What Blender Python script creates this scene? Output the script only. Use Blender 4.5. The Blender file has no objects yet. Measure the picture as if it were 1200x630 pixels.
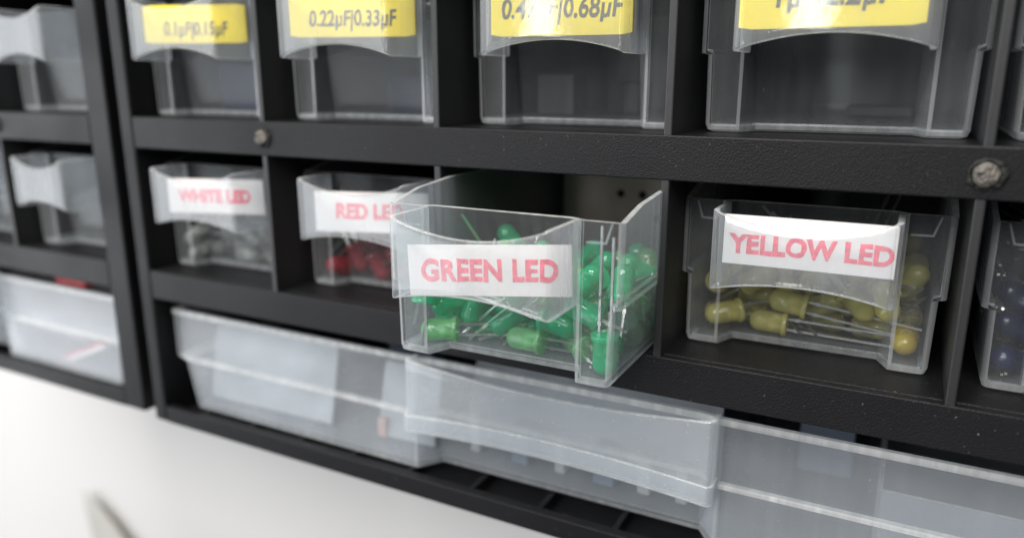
import bpy, bmesh, math, random
from mathutils import Vector, Quaternion, Matrix, Euler, noise
S = 0.001                      # everything below is written in millimetres
sc = bpy.context.scene
COL = sc.collection
LED_POSES = {
 'green': [
  (22.2,4.6,9.9,0,0.05,0.999,-0),
  (-14.6,7.9,4.3,0.687,0.157,-0.702,0.103),
  (-12.4,14,12,0.224,0.851,-0.469,0.068),
  (-1,13.5,9.6,0.439,0.619,-0.645,-0.091),
  (5.8,10,3.9,0.696,0.134,-0.694,-0.126),
  (19.68,14.89,3.63,0.152,-0.095,0.521,-0.834),
  (12.5,37.64,5.15,0.067,0.455,0.136,0.877),
  (-4.39,37.89,3.97,0.528,0.567,-0.463,-0.431),
  (1.07,42.98,3.65,0.569,0.364,0.397,0.621),
  (16.11,9.68,3.87,0.756,-0.288,-0.577,-0.113),
  (-14.12,16.9,4.08,0.02,0.645,-0.351,0.679),
  (21.01,36.01,3.75,0.843,-0.531,-0.007,-0.084),
  (17.2,43.13,3.8,0.475,0.423,-0.346,-0.689),
  (-20.98,13.16,3.78,0.805,-0.592,-0.024,0.033),
  (-18.41,33.54,3.79,0.801,-0.474,0.268,-0.248),
  (-21.47,38.03,4.12,0.583,-0.401,0.615,0.348),
  (10.43,30.19,3.97,0.538,0.733,-0.021,-0.416),
  (21.13,23.51,4.05,0.481,-0.519,-0.481,-0.518),
  (-8.46,42.98,3.64,0.575,0.356,0.388,0.626),
  (15.05,16.68,6.08,0.389,-0.041,0.135,-0.91),
  (18.89,10.43,10.88,0.71,0.395,-0.392,-0.433),
  (15.88,28.03,3.65,0.08,0.051,0.534,0.84),
  (-6.44,17.94,6.01,0.914,0.258,-0.126,0.287),
  (-2.48,32.44,3.97,0.668,0.503,-0.533,-0.126),
  (-17.93,43.37,9,0.084,0.345,0.222,-0.908),
  (4.35,37.47,4.61,0.521,0.241,0.345,0.743),
  (-12.36,42.2,6.94,0.67,0.027,0.128,0.731),
  (-15.51,22.73,3.96,0.316,0.505,-0.396,-0.699),
  (-15.4,28.73,3.9,0.055,0.456,0.381,0.802),
  (12.86,21.57,3.81,0.495,0.446,-0.322,-0.673),
  (21.33,38.97,12.19,0.459,0.101,-0.147,-0.87),
  (-1.42,18.73,3.86,0.636,-0.181,0.609,0.438),
  (7.37,16.66,3.85,0.243,-0.509,-0.367,0.739),
  (16.73,42.83,12.16,0.98,-0.067,-0.079,0.168),
  (-21.24,33.55,13.92,0.221,-0.403,0.857,0.231),
  (-8.54,37.16,8.94,0.335,-0.31,-0.548,0.701),
  (9.64,43.15,11.7,0.056,0.207,-0.257,0.942),
  (21.32,18.33,8.55,0.681,-0.364,-0.508,-0.381),
  (10.94,33.92,9.28,0.552,0.109,0.426,0.708),
  (-21.07,29.26,5.86,0.756,-0.199,0.144,-0.607),
  (5.97,9.72,9.52,0.466,0.571,0.506,0.448),
  (-7.83,9.57,14.39,0.011,-0.805,-0.588,0.078),
  (-0.34,39.28,8.43,0.086,0.314,0.448,0.833),
  (-15.34,38.74,11.46,0.931,0.148,0.122,0.309),
  (-18.07,14.74,8.99,0.649,0.684,0.163,-0.291),
  (-4.92,24.25,3.63,0.613,-0.382,-0.366,0.587),
  (-5.9,43.06,10.55,0.634,0.263,0.242,0.686),
  (21.06,16.2,13.42,0.017,0.038,-0.287,-0.957),
  (-6.11,28.29,8.74,0.449,0.431,-0.428,-0.655),
  (-8.26,33.45,13.62,0.702,-0.385,0.509,-0.317),
  (4.42,31.77,3.96,0.196,0.61,0.357,-0.68),
  (-15.46,25.15,9.39,0.454,0.278,0.553,-0.64),
  (-21.18,25.85,12.19,0.915,0.032,0.142,-0.377),
  (3.48,26.99,8.76,0.41,0.333,-0.391,-0.754),
  (-15.63,32.68,15.16,0.425,0.368,-0.24,0.792),
  (1.85,33.65,8.87,0.608,-0.339,-0.583,0.419),
  (-4.45,22.9,9.53,0.757,-0.072,-0.565,0.32),
  (12.38,24.73,15.58,0.411,-0.62,0.367,0.558),
  (6.98,37.14,12.87,0.697,0.361,0.113,0.61),
  (-1.1,13.86,17.06,0.145,-0.514,-0.095,0.84),
  (10.3,25.65,8.74,0.734,-0.074,-0.313,0.598),
  (6.7,30.85,11.28,0.124,-0.424,0.17,0.881),
  (-16.54,43.29,15.15,0.34,0.323,0.034,-0.882),
  (20.85,28.91,9.1,0.801,-0.573,-0.153,0.079),
  (13.06,21,10.71,0.578,0.432,-0.68,0.127),
  (11.83,14.02,14.68,0.739,-0.148,0.33,-0.569),
  (14.53,29.1,10.17,0.88,0.341,0.19,0.272),
  (-0.07,19.55,9.61,0.217,0.111,0.427,0.871),
  (-3.49,18.1,14.12,0.715,-0.283,-0.548,0.329),
  (-1.15,9.55,13.18,0.291,0.399,0.106,0.863),
  (1.78,38.69,14.37,0.687,-0.457,-0.044,-0.563),
  (-21.33,20.4,10.9,0.809,0.352,-0.013,0.469),
  (5.52,14.74,12.36,0.878,0.166,0.27,-0.358),
  (21.38,32.29,15.26,0.656,0.127,-0.443,0.598),
  (-21.1,3.99,10.54,0.908,-0.132,0.08,0.388),
  (-12.65,25.73,14.58,0.795,0.595,-0.113,-0.03),
  (1.7,28.25,15.94,0.892,-0.052,-0.443,0.074),
 ],
 'yellow': [
  (-14.4,8.9,6.5,0.636,0.212,-0.729,0.137),
  (-4,10.4,4,0.716,0,-0.699,-0),
  (15.5,12,14.5,0.454,0.882,-0.037,0.12),
  (20.4,12.6,4.4,0.706,0.692,-0.096,0.115),
  (7.34,11.68,3.88,0.049,0.605,-0.241,0.758),
  (21.19,43.15,9.58,0.02,0.155,0.979,-0.129),
  (-9.23,15.76,3.9,0.18,-0.689,-0.044,0.7),
  (4.91,42.98,3.79,0.545,0.403,-0.437,-0.592),
  (-9.66,43.19,5.96,0.799,-0.075,0.525,-0.284),
  (14.97,42.93,10.58,0.15,0.8,-0.457,-0.359),
  (21.16,28.71,4.11,0.794,0.593,0.046,-0.127),
  (16.66,37.41,4.03,0.483,-0.574,0.417,0.513),
  (-21.08,12.45,3.8,0.795,-0.6,0.054,-0.072),
  (-21.16,43.15,10.45,0.527,-0.055,0.134,-0.837),
  (-15.41,22.29,3.97,0.521,-0.561,-0.471,0.438),
  (17.42,18.17,7.65,0.423,-0.883,-0.08,0.187),
  (12.28,33.46,3.97,0.193,-0.208,0.703,-0.652),
  (-21.07,37.13,3.97,0.601,-0.528,0.509,0.32),
  (11.32,17.9,3.86,0.612,0.631,0.024,0.475),
  (-21.31,12.9,11.52,0.574,0.413,-0.226,0.67),
  (7.54,9.6,13.9,0.335,0.49,0.776,0.213),
  (8.6,42.41,12.92,0.205,0.966,-0.006,-0.155),
  (-14.13,10.98,12.07,0.687,0.384,0.262,0.558),
  (0.12,9.51,8.96,0.003,-0.661,0.005,0.751),
  (-19.54,30.04,5.89,0.616,0.225,-0.489,0.575),
  (-15.04,43.29,11.15,0.959,0.146,0.243,-0.024),
  (14.14,37.33,9.26,0.248,0.753,-0.041,-0.608),
  (-15.58,16.81,9.7,0.676,0.265,0.687,0.03),
  (-9.75,37.7,3.91,0.643,0.083,0.702,-0.296),
  (-0.63,38.18,3.88,0.721,-0.001,0.653,-0.233),
  (-19.62,20.98,13.96,0.325,-0.718,0.614,-0.045),
  (0.62,20.96,3.93,0.324,-0.331,0.633,-0.62),
  (19.01,21.54,12.14,0.129,-0.194,0.25,-0.94),
  (9.61,26.57,5.94,0.424,-0.455,0.23,-0.749),
  (-19.75,36.47,11.79,0.721,0.288,0.043,-0.629),
  (7.68,19.38,8.21,0.673,0.572,-0.014,0.468),
  (0.97,15.53,7.27,0.74,-0.046,0.5,-0.448),
  (1.65,39.24,10.9,0.885,-0.414,0.085,-0.197),
  (15.56,39.69,15.87,0.803,0.123,0.379,0.442),
  (1.39,30.89,3.88,0.077,0.638,0.137,0.754),
  (-11.79,31.12,3.93,0.597,0.712,-0.055,0.366),
  (5.02,27.89,9.72,0.07,0.461,-0.553,-0.691),
  (20.13,31.67,8.84,0.28,-0.253,0.813,0.443),
  (2.01,22.46,9.46,0.117,0.285,-0.784,-0.539),
  (-13.26,27.55,8.61,0.784,-0.519,-0.339,0.048),
  (0,16.06,13.3,0.679,-0.696,0.052,0.226),
  (-4.78,32.07,8.55,0.494,-0.382,-0.328,-0.709),
  (-12.13,23.29,12.29,0.943,-0.33,0.012,-0.05),
  (10.62,29.58,12,0.844,0.179,0.475,-0.174),
  (-4.74,18.98,9.14,0.864,0.497,-0.075,0.043),
  (8.49,37.27,15.34,0.887,-0.249,0.244,-0.302),
  (13.77,18.97,13.18,0.679,-0.302,-0.665,-0.08),
  (-18.36,27.12,14.41,0.414,-0.319,-0.818,-0.24),
  (4.28,20.41,15.31,0.108,0.178,-0.601,-0.772),
  (-7.61,20.27,14.35,0.708,0.472,-0.371,0.37),
  (15.98,34.38,13.84,0.561,0.017,0.797,0.224),
  (21.26,31.48,16.68,0.522,0.477,-0.58,0.404),
  (-11.18,34.03,9.02,0.637,-0.512,-0.559,-0.138),
  (-2.8,27.86,12.12,0.651,-0.463,0.044,-0.6),
  (-8.7,37.97,12.88,0.642,0.399,0.44,-0.484),
 ],
 'red': [
  (-20.47,35.19,6.82,0.91,0.397,-0.048,-0.109),
  (-5.3,39.05,3.85,0.553,0.447,-0.442,-0.546),
  (15.7,39.1,3.79,0.617,0.456,0.381,0.516),
  (20.98,27.41,3.85,0.727,0.609,-0.171,0.269),
  (-9.69,9.57,8.51,0.234,-0.548,0.774,-0.214),
  (-20.98,29.83,3.79,0.804,0.594,-0.024,-0.033),
  (-21.13,9.56,3.93,0.159,0.018,0.603,-0.781),
  (-16.4,39.31,8.81,0.967,0.145,0.209,-0.031),
  (10.12,27.36,3.9,0.558,-0.687,-0.044,0.463),
  (-17.3,9.57,10.69,0.118,0.918,0.288,0.247),
  (15.86,9.57,4.04,0.025,0.68,0.027,-0.732),
  (7.4,36.81,3.95,0.741,-0.459,-0.405,0.277),
  (-0.47,11.52,3.79,0.678,0.501,0.32,0.433),
  (-5.52,32.95,3.79,0.442,0.329,0.495,0.672),
  (21.27,9.53,8.56,0.503,0.497,0.368,-0.604),
  (-16.96,15.41,3.89,0.786,-0.614,-0.002,0.069),
  (11.32,19.33,3.91,0.544,0.704,0.047,0.454),
  (-21.31,18.44,8.89,0.631,-0.32,0.492,0.508),
  (18.59,17.62,7.44,0.712,-0.405,0.068,0.569),
  (6.96,14.55,5.87,0.542,-0.806,-0.224,0.08),
  (-7.1,26.19,3.79,0.689,-0.509,0.307,-0.415),
  (-15.17,29.86,3.96,0.56,-0.583,-0.434,-0.397),
  (-5.16,39.12,9.53,0.687,-0.045,0.698,-0.198),
  (19.58,33.87,8.45,0.694,-0.076,0.32,0.64),
  (6.14,9.59,11.38,0.791,-0.293,0.439,-0.311),
  (0.06,22.37,3.91,0.359,-0.068,0.704,0.609),
  (-11.11,14.97,3.95,0.689,-0.617,0.182,0.334),
  (-15.28,30.14,12.12,0.872,-0.35,0.331,-0.091),
  (13.92,32.6,5.92,0.345,-0.309,0.433,0.773),
  (-5.47,15.65,6.25,0.491,0.096,0.492,-0.713),
  (16.55,25.84,7.77,0.484,-0.329,0.315,0.747),
  (6,35.67,9.68,0.381,0.805,0.082,-0.448),
  (-21.24,14.01,12.91,0.819,-0.342,0.277,0.369),
  (-9.99,31.75,8.56,0.448,-0.473,0.456,-0.606),
  (10.04,33.13,12.88,0.419,-0.114,0.121,0.893),
  (0.89,14.97,11.77,0.245,0.69,0.29,0.617),
  (-7.92,22.13,8.57,0.405,0.003,-0.756,-0.515),
  (12.3,14.59,8.88,0.734,0.605,0.281,0.129),
  (-14.35,19.85,9.59,0.625,0.542,-0.33,0.455),
  (-2.18,23.3,9.96,0.268,-0.294,0.718,-0.571),
  (2.93,26.31,10.05,0.486,-0.424,0.179,0.743),
  (-7.06,35.16,12.98,0.418,0.441,-0.025,0.794),
  (11.11,24.1,8.81,0.663,-0.564,-0.019,0.491),
  (7.17,20.73,12.38,0.64,0.171,-0.571,-0.485),
 ],
 'white': [
  (-16.41,16.07,4.02,0.38,0.295,0.593,-0.645),
  (-5.46,9.67,4.09,0.682,0.074,0.728,0.017),
  (21.31,29.7,4,0.604,-0.368,-0.529,-0.469),
  (2.93,28.97,3.91,0.6,0.542,-0.442,0.387),
  (-21.17,20.67,5.13,0.362,-0.255,0.516,0.733),
  (-19.54,30.15,3.79,0.788,-0.582,0.119,-0.161),
  (10.43,9.77,4.12,0.666,-0.117,-0.725,-0.13),
  (21.22,9.61,3.95,0.075,0.154,0.591,-0.788),
  (-10.58,27.89,3.79,0.634,0.469,-0.365,-0.494),
  (15.06,30.68,4.01,0.363,-0.617,0.258,0.649),
  (-1.4,13.83,6.99,0.773,0.327,-0.206,-0.504),
  (-6.9,33.68,3.92,0.571,0.222,-0.675,-0.411),
  (16.9,12.5,7.6,0.434,0.564,0.041,-0.702),
  (4.62,16.02,7.02,0.921,0.385,-0.042,-0.045),
  (8.33,30.26,4.8,0.553,0.772,-0.113,0.29),
  (-5.49,15.82,3.85,0.472,0.607,-0.179,-0.614),
  (20.97,22.63,7.01,0.442,0.666,-0.577,0.169),
  (-12.66,35.11,10.27,0.816,0.274,-0.384,-0.335),
  (-7.17,22.82,3.91,0.293,-0.282,-0.633,0.659),
  (-5.05,18.25,9.81,0.382,-0.7,0.603,-0.021),
  (-2.69,35.22,7.84,0.779,0.239,-0.202,-0.543),
  (13.85,18.83,3.9,0.804,-0.585,0.061,-0.084),
  (21.31,11.57,11.01,0.696,0.123,-0.322,0.629),
  (-21.22,9.58,5.19,0.034,0.17,-0.778,0.604),
  (10.17,33.89,9.9,0.411,0.442,0.546,0.581),
  (-15,20.81,8.37,0.786,0.398,-0.45,-0.149),
  (8.2,21.55,7.33,0.742,-0.635,-0.15,0.154),
  (-16.12,13.76,9.91,0.001,0.671,0.222,0.707),
  (-10.82,28.18,9.63,0.397,-0.218,-0.525,0.72),
  (18.91,29.91,10.26,0.563,0.378,-0.531,0.508),
  (-19.98,8.38,12.13,0.418,0.888,0.06,-0.18),
  (-20.38,30.01,10.93,0.026,-0.215,0.807,0.549),
  (12.44,18.2,11.06,0.184,-0.156,0.743,0.625),
  (3.66,20.33,10.84,0.144,-0.282,0.393,-0.863),
  (-1.2,29.25,8.04,0.284,-0.26,-0.642,0.663),
  (2.12,26.97,12.27,0.623,-0.066,0.61,0.485),
 ],
 'blue': [
  (21.05,9.82,3.91,0.704,0.705,-0.06,-0.06),
  (9.41,9.59,4,0.738,0.229,0.595,0.221),
  (-11.65,43.16,4.05,0.013,-0.698,0.013,0.715),
  (-20.75,37.92,3.91,0.622,0.518,0.462,-0.362),
  (21.08,37.65,3.79,0.802,-0.593,-0.041,0.056),
  (9.27,42.98,3.85,0.324,0.552,0.309,0.704),
  (-19.66,9.22,3.79,0.793,0.586,-0.1,-0.135),
  (21.19,25.2,3.95,0.119,-0.102,0.6,0.784),
  (16.25,32.72,3.79,0.803,-0.594,-0.026,0.036),
  (-21.19,21.03,4.04,0.516,-0.484,-0.485,-0.514),
  (-8.47,9.59,4.09,0.69,0.022,0.723,-0.03),
  (-15.93,25.44,4.05,0.545,-0.429,0.556,0.458),
  (-16.26,10.03,9.51,0.746,0.404,-0.376,-0.372),
  (6.97,38.42,7.72,0.238,-0.386,-0.082,0.887),
  (15.9,41.55,12.12,0.648,0.069,0.306,0.694),
  (-3.29,39.75,4.03,0.735,-0.011,0.677,-0.033),
  (21.01,20.32,8.37,0.337,0.306,0.672,-0.585),
  (-0.08,14.01,3.81,0.58,0.441,0.415,0.545),
  (-12.73,19.73,3.88,0.745,0.646,-0.109,-0.126),
  (-21.07,42.03,17.2,0.967,0.234,0.095,-0.023),
  (16.96,19.68,4.29,0.561,0.617,-0.422,0.356),
  (-5.7,43.25,8.77,0.716,0.077,0.69,-0.077),
  (5.1,34.4,3.97,0.153,0.646,-0.019,0.747),
  (12.23,34.71,16.79,0.791,0.415,0.151,0.423),
  (20.56,37.4,9.92,0.595,-0.477,0.479,0.434),
  (-16.06,43.06,10.94,0.117,0.84,-0.139,-0.511),
  (-5.98,34.67,3.93,0.551,0.606,0.166,0.549),
  (12.02,22.47,4.07,0.442,-0.464,-0.569,-0.516),
  (5.42,24.49,3.97,0.615,0.502,0.534,-0.29),
  (20.46,4.37,14.65,0.078,-0.202,0.974,-0.07),
  (-6.74,13.25,8.43,0.389,-0.895,-0.217,0.011),
  (8.05,43.2,11.85,0.557,0.336,0.145,0.746),
  (3.88,9.53,8.48,0.435,-0.552,-0.411,0.581),
  (-11.73,9.39,13.02,0.943,-0.142,-0.299,-0.045),
  (-1.32,19.91,4.79,0.339,-0.767,-0.101,0.536),
  (13.39,33.88,9.63,0.644,0.682,0.337,0.086),
  (2.94,27.85,9.13,0.688,-0.557,-0.272,0.376),
  (-19.07,37.93,12.26,0.65,-0.296,0.13,-0.688),
  (17.76,9.57,15.97,0.488,0.155,0.193,0.837),
  (16.07,13.75,8.92,0.57,0.666,-0.088,0.473),
  (10.32,28.49,8.92,0.714,-0.551,-0.406,0.149),
  (-0.79,36.45,15.92,0.028,0.51,0.568,-0.646),
  (11.92,11.25,15.43,0.882,0.084,-0.036,-0.463),
  (-21.14,20.67,11.01,0.065,-0.231,-0.773,-0.587),
  (17.46,37.42,16.81,0.476,0.793,0.291,0.243),
  (-2.8,26.57,5.05,0.256,0.451,-0.648,-0.558),
  (-16.46,14.45,13.1,0.683,-0.214,-0.367,0.594),
  (-10.72,33.63,7.21,0.078,-0.074,0.656,0.747),
  (-4.41,37.22,9.86,0.526,0.612,0.513,0.294),
  (-19.26,14.88,8.03,0.366,-0.607,-0.301,-0.637),
  (-16.31,33.2,8.61,0.595,-0.772,0.185,0.128),
  (-21.12,33.09,14.18,0.049,0.455,0.871,-0.177),
  (-5.29,19.68,9.31,0.106,0.676,-0.319,-0.655),
  (5.64,19.98,9.13,0.549,0.21,0.743,-0.319),
  (-1.46,42.89,14.38,0.021,0.65,0.19,-0.736),
  (21.13,23.59,15.63,0.492,-0.856,-0.117,-0.11),
  (-9.29,31.05,12.02,0.779,-0.468,-0.2,-0.365),
  (6.87,9.54,13.31,0.698,0.24,-0.375,-0.561),
  (5.99,25.39,13.19,0.556,0.35,0.749,-0.082),
  (2.31,14.85,12.1,0.26,-0.675,-0.187,0.665),
  (-3.53,25.72,10.91,0.557,0.525,-0.112,0.634),
  (-14.62,27.06,13.5,0.395,0.313,-0.663,0.553),
  (21.13,13.15,13.1,0.419,-0.57,0.408,0.578),
  (-9.19,15.41,13.64,0.409,-0.009,0.574,-0.71),
  (15.65,25.18,13.01,0.788,-0.612,0.023,-0.053),
  (8.89,30.1,14.7,0.141,-0.562,0.494,0.648),
  (-5.11,26.67,16.67,0.317,-0.468,0.467,-0.68),
  (-21.22,22.32,16.78,0.443,-0.571,0.626,0.294),
  (9.91,17.25,13.77,0.58,0.239,-0.588,-0.51),
  (-11.27,21.08,16.49,0.033,0.343,0.348,-0.872),
 ],
}
rnd = random.Random(4)

# ------------------------------------------------------------------ materials
def mat(name):
    m = bpy.data.materials.new(name); m.use_nodes = True
    nt = m.node_tree
    for n in list(nt.nodes): nt.nodes.remove(n)
    return m, nt, nt.nodes.new('ShaderNodeOutputMaterial')

def N(nt, typ, **kw):
    n = nt.nodes.new(typ)
    for k, v in kw.items():
        if k in n.inputs.keys(): n.inputs[k].default_value = v
        else: setattr(n, k, v)
    return n

def L(nt, a, b): nt.links.new(a, b)

def principled(name, col, rough=.5, metal=0., bump=None, vary=0., spec=None, trans=0., ior=None, scale=60):
    m, nt, out = mat(name)
    p = N(nt, 'ShaderNodeBsdfPrincipled')
    p.inputs['Base Color'].default_value = (*col, 1)
    p.inputs['Roughness'].default_value = rough
    p.inputs['Metallic'].default_value = metal
    p.inputs['Transmission Weight'].default_value = trans
    if spec is not None: p.inputs['Specular IOR Level'].default_value = spec
    if ior: p.inputs['IOR'].default_value = ior
    tc = N(nt, 'ShaderNodeTexCoord')
    if vary:
        nz = N(nt, 'ShaderNodeTexNoise', Scale=scale, Detail=5.)
        L(nt, tc.outputs['Object'], nz.inputs['Vector'])
        mr = N(nt, 'ShaderNodeMapRange'); mr.inputs['From Min'].default_value = .3; mr.inputs['From Max'].default_value = .7
        mr.inputs['To Min'].default_value = 1 - vary; mr.inputs['To Max'].default_value = 1 + vary
        L(nt, nz.outputs['Fac'], mr.inputs['Value'])
        mx = N(nt, 'ShaderNodeVectorMath', operation='SCALE'); mx.inputs[0].default_value = col
        L(nt, mr.outputs[0], mx.inputs['Scale']); L(nt, mx.outputs[0], p.inputs['Base Color'])
    if bump:
        sc_, st, dist = bump
        nb = N(nt, 'ShaderNodeTexNoise', Scale=sc_, Detail=3.)
        L(nt, tc.outputs['Object'], nb.inputs['Vector'])
        b = N(nt, 'ShaderNodeBump', Strength=st, Distance=dist)
        L(nt, nb.outputs['Fac'], b.inputs['Height']); L(nt, b.outputs[0], p.inputs['Normal'])
    L(nt, p.outputs[0], out.inputs[0])
    return m

def frosted(name, veil=(.12, .6), tint=(.93, .95, .96), milk=(.78, .80, .82), rough=.16, gl=.045, streak=1.):
    """translucent polypropylene: see-through with a milky veil that thickens at grazing angles"""
    m, nt, out = mat(name)
    tr = N(nt, 'ShaderNodeBsdfTransparent'); tr.inputs[0].default_value = (*tint, 1)
    df = N(nt, 'ShaderNodeBsdfDiffuse'); df.inputs[0].default_value = (*milk, 1)
    tl = N(nt, 'ShaderNodeBsdfTranslucent'); tl.inputs[0].default_value = (*milk, 1)
    mv = N(nt, 'ShaderNodeMixShader'); mv.inputs[0].default_value = .5
    L(nt, df.outputs[0], mv.inputs[1]); L(nt, tl.outputs[0], mv.inputs[2])
    lw = N(nt, 'ShaderNodeLayerWeight'); lw.inputs['Blend'].default_value = .5
    pw = N(nt, 'ShaderNodeMath', operation='POWER'); pw.inputs[1].default_value = 3.
    L(nt, lw.outputs['Facing'], pw.inputs[0])
    tc = N(nt, 'ShaderNodeTexCoord')
    nz = N(nt, 'ShaderNodeTexNoise', Scale=45., Detail=4.); L(nt, tc.outputs['Object'], nz.inputs['Vector'])
    mr = N(nt, 'ShaderNodeMapRange'); mr.inputs['To Min'].default_value = veil[0]; mr.inputs['To Max'].default_value = veil[1]
    L(nt, pw.outputs[0], mr.inputs['Value'])
    ml = N(nt, 'ShaderNodeMath', operation='MULTIPLY'); 
    mr2 = N(nt, 'ShaderNodeMapRange'); mr2.inputs['From Min'].default_value = .3; mr2.inputs['From Max'].default_value = .7
    mr2.inputs['To Min'].default_value = .85; mr2.inputs['To Max'].default_value = 1.15
    L(nt, nz.outputs['Fac'], mr2.inputs['Value'])
    L(nt, mr.outputs[0], ml.inputs[0])
    # faint upright streaks, and specks of dust
    mp = N(nt, 'ShaderNodeMapping'); mp.inputs['Scale'].default_value = (420, 420, 26); L(nt, tc.outputs['Object'], mp.inputs['Vector'])
    sn = N(nt, 'ShaderNodeTexNoise', Scale=1., Detail=3.); L(nt, mp.outputs[0], sn.inputs['Vector'])
    s2 = N(nt, 'ShaderNodeMapRange'); s2.inputs['From Min'].default_value = .42; s2.inputs['From Max'].default_value = .72; s2.inputs['To Min'].default_value = 1 - .1 * streak; s2.inputs['To Max'].default_value = 1 + .3 * streak
    L(nt, sn.outputs['Fac'], s2.inputs['Value'])
    mm = N(nt, 'ShaderNodeMath', operation='MULTIPLY'); L(nt, mr2.outputs[0], mm.inputs[0]); L(nt, s2.outputs[0], mm.inputs[1]); L(nt, mm.outputs[0], ml.inputs[1])
    dn = N(nt, 'ShaderNodeTexNoise', Scale=1300., Detail=1.); L(nt, tc.outputs['Object'], dn.inputs['Vector'])
    d2 = N(nt, 'ShaderNodeMapRange'); d2.inputs['From Min'].default_value = .74; d2.inputs['From Max'].default_value = .80; d2.inputs['To Min'].default_value = 0; d2.inputs['To Max'].default_value = .16
    L(nt, dn.outputs['Fac'], d2.inputs['Value'])
    da = N(nt, 'ShaderNodeMath', operation='ADD'); da.use_clamp = True; L(nt, ml.outputs[0], da.inputs[0]); L(nt, d2.outputs[0], da.inputs[1]); ml = da
    mx = N(nt, 'ShaderNodeMixShader'); L(nt, ml.outputs[0], mx.inputs[0]); L(nt, tr.outputs[0], mx.inputs[1]); L(nt, mv.outputs[0], mx.inputs[2])
    gs = N(nt, 'ShaderNodeBsdfGlossy'); gs.inputs['Roughness'].default_value = rough
    nb = N(nt, 'ShaderNodeTexNoise', Scale=400., Detail=3.); L(nt, tc.outputs['Object'], nb.inputs['Vector'])
    bp = N(nt, 'ShaderNodeBump', Strength=.05, Distance=.0003); L(nt, nb.outputs['Fac'], bp.inputs['Height'])
    L(nt, bp.outputs[0], gs.inputs['Normal'])
    p5 = N(nt, 'ShaderNodeMath', operation='POWER'); p5.inputs[1].default_value = 4.; L(nt, lw.outputs['Facing'], p5.inputs[0])
    m5 = N(nt, 'ShaderNodeMapRange'); m5.inputs['To Min'].default_value = gl; m5.inputs['To Max'].default_value = .5
    L(nt, p5.outputs[0], m5.inputs['Value'])
    fx = N(nt, 'ShaderNodeMixShader'); L(nt, m5.outputs[0], fx.inputs[0]); L(nt, mx.outputs[0], fx.inputs[1]); L(nt, gs.outputs[0], fx.inputs[2])
    L(nt, fx.outputs[0], out.inputs[0])
    return m

def epoxy(name, col, clear=.6, rough=.04, tl=None, refr=.5):
    """tinted LED epoxy: see-through tint + a share of diffuse body colour + gloss"""
    m, nt, out = mat(name)
    tl = tl or col
    tr = N(nt, 'ShaderNodeBsdfTransparent'); tr.inputs[0].default_value = (*[min(1, c ** .45) for c in col], 1)
    rf = N(nt, 'ShaderNodeBsdfRefraction'); rf.inputs[0].default_value = (*[min(1, c ** .4) for c in col], 1); rf.inputs['IOR'].default_value = 1.45; rf.inputs['Roughness'].default_value = .06
    cl = N(nt, 'ShaderNodeMixShader'); cl.inputs[0].default_value = refr; L(nt, tr.outputs[0], cl.inputs[1]); L(nt, rf.outputs[0], cl.inputs[2])
    df = N(nt, 'ShaderNodeBsdfDiffuse'); df.inputs[0].default_value = (*tl, 1)
    tn = N(nt, 'ShaderNodeBsdfTranslucent'); tn.inputs[0].default_value = (*tl, 1)
    a = N(nt, 'ShaderNodeMixShader'); a.inputs[0].default_value = .5; L(nt, df.outputs[0], a.inputs[1]); L(nt, tn.outputs[0], a.inputs[2])
    b = N(nt, 'ShaderNodeMixShader'); b.inputs[0].default_value = 1 - clear; L(nt, cl.outputs[0], b.inputs[1]); L(nt, a.outputs[0], b.inputs[2])
    g = N(nt, 'ShaderNodeBsdfGlossy'); g.inputs['Roughness'].default_value = rough
    lw = N(nt, 'ShaderNodeLayerWeight'); lw.inputs['Blend'].default_value = .5
    p = N(nt, 'ShaderNodeMath', operation='POWER'); p.inputs[1].default_value = 4.; L(nt, lw.outputs['Facing'], p.inputs[0])
    mr = N(nt, 'ShaderNodeMapRange'); mr.inputs['To Min'].default_value = .06; mr.inputs['To Max'].default_value = .5; L(nt, p.outputs[0], mr.inputs['Value'])
    c = N(nt, 'ShaderNodeMixShader'); L(nt, mr.outputs[0], c.inputs[0]); L(nt, b.outputs[0], c.inputs[1]); L(nt, g.outputs[0], c.inputs[2])
    L(nt, c.outputs[0], out.inputs[0])
    return m

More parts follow.
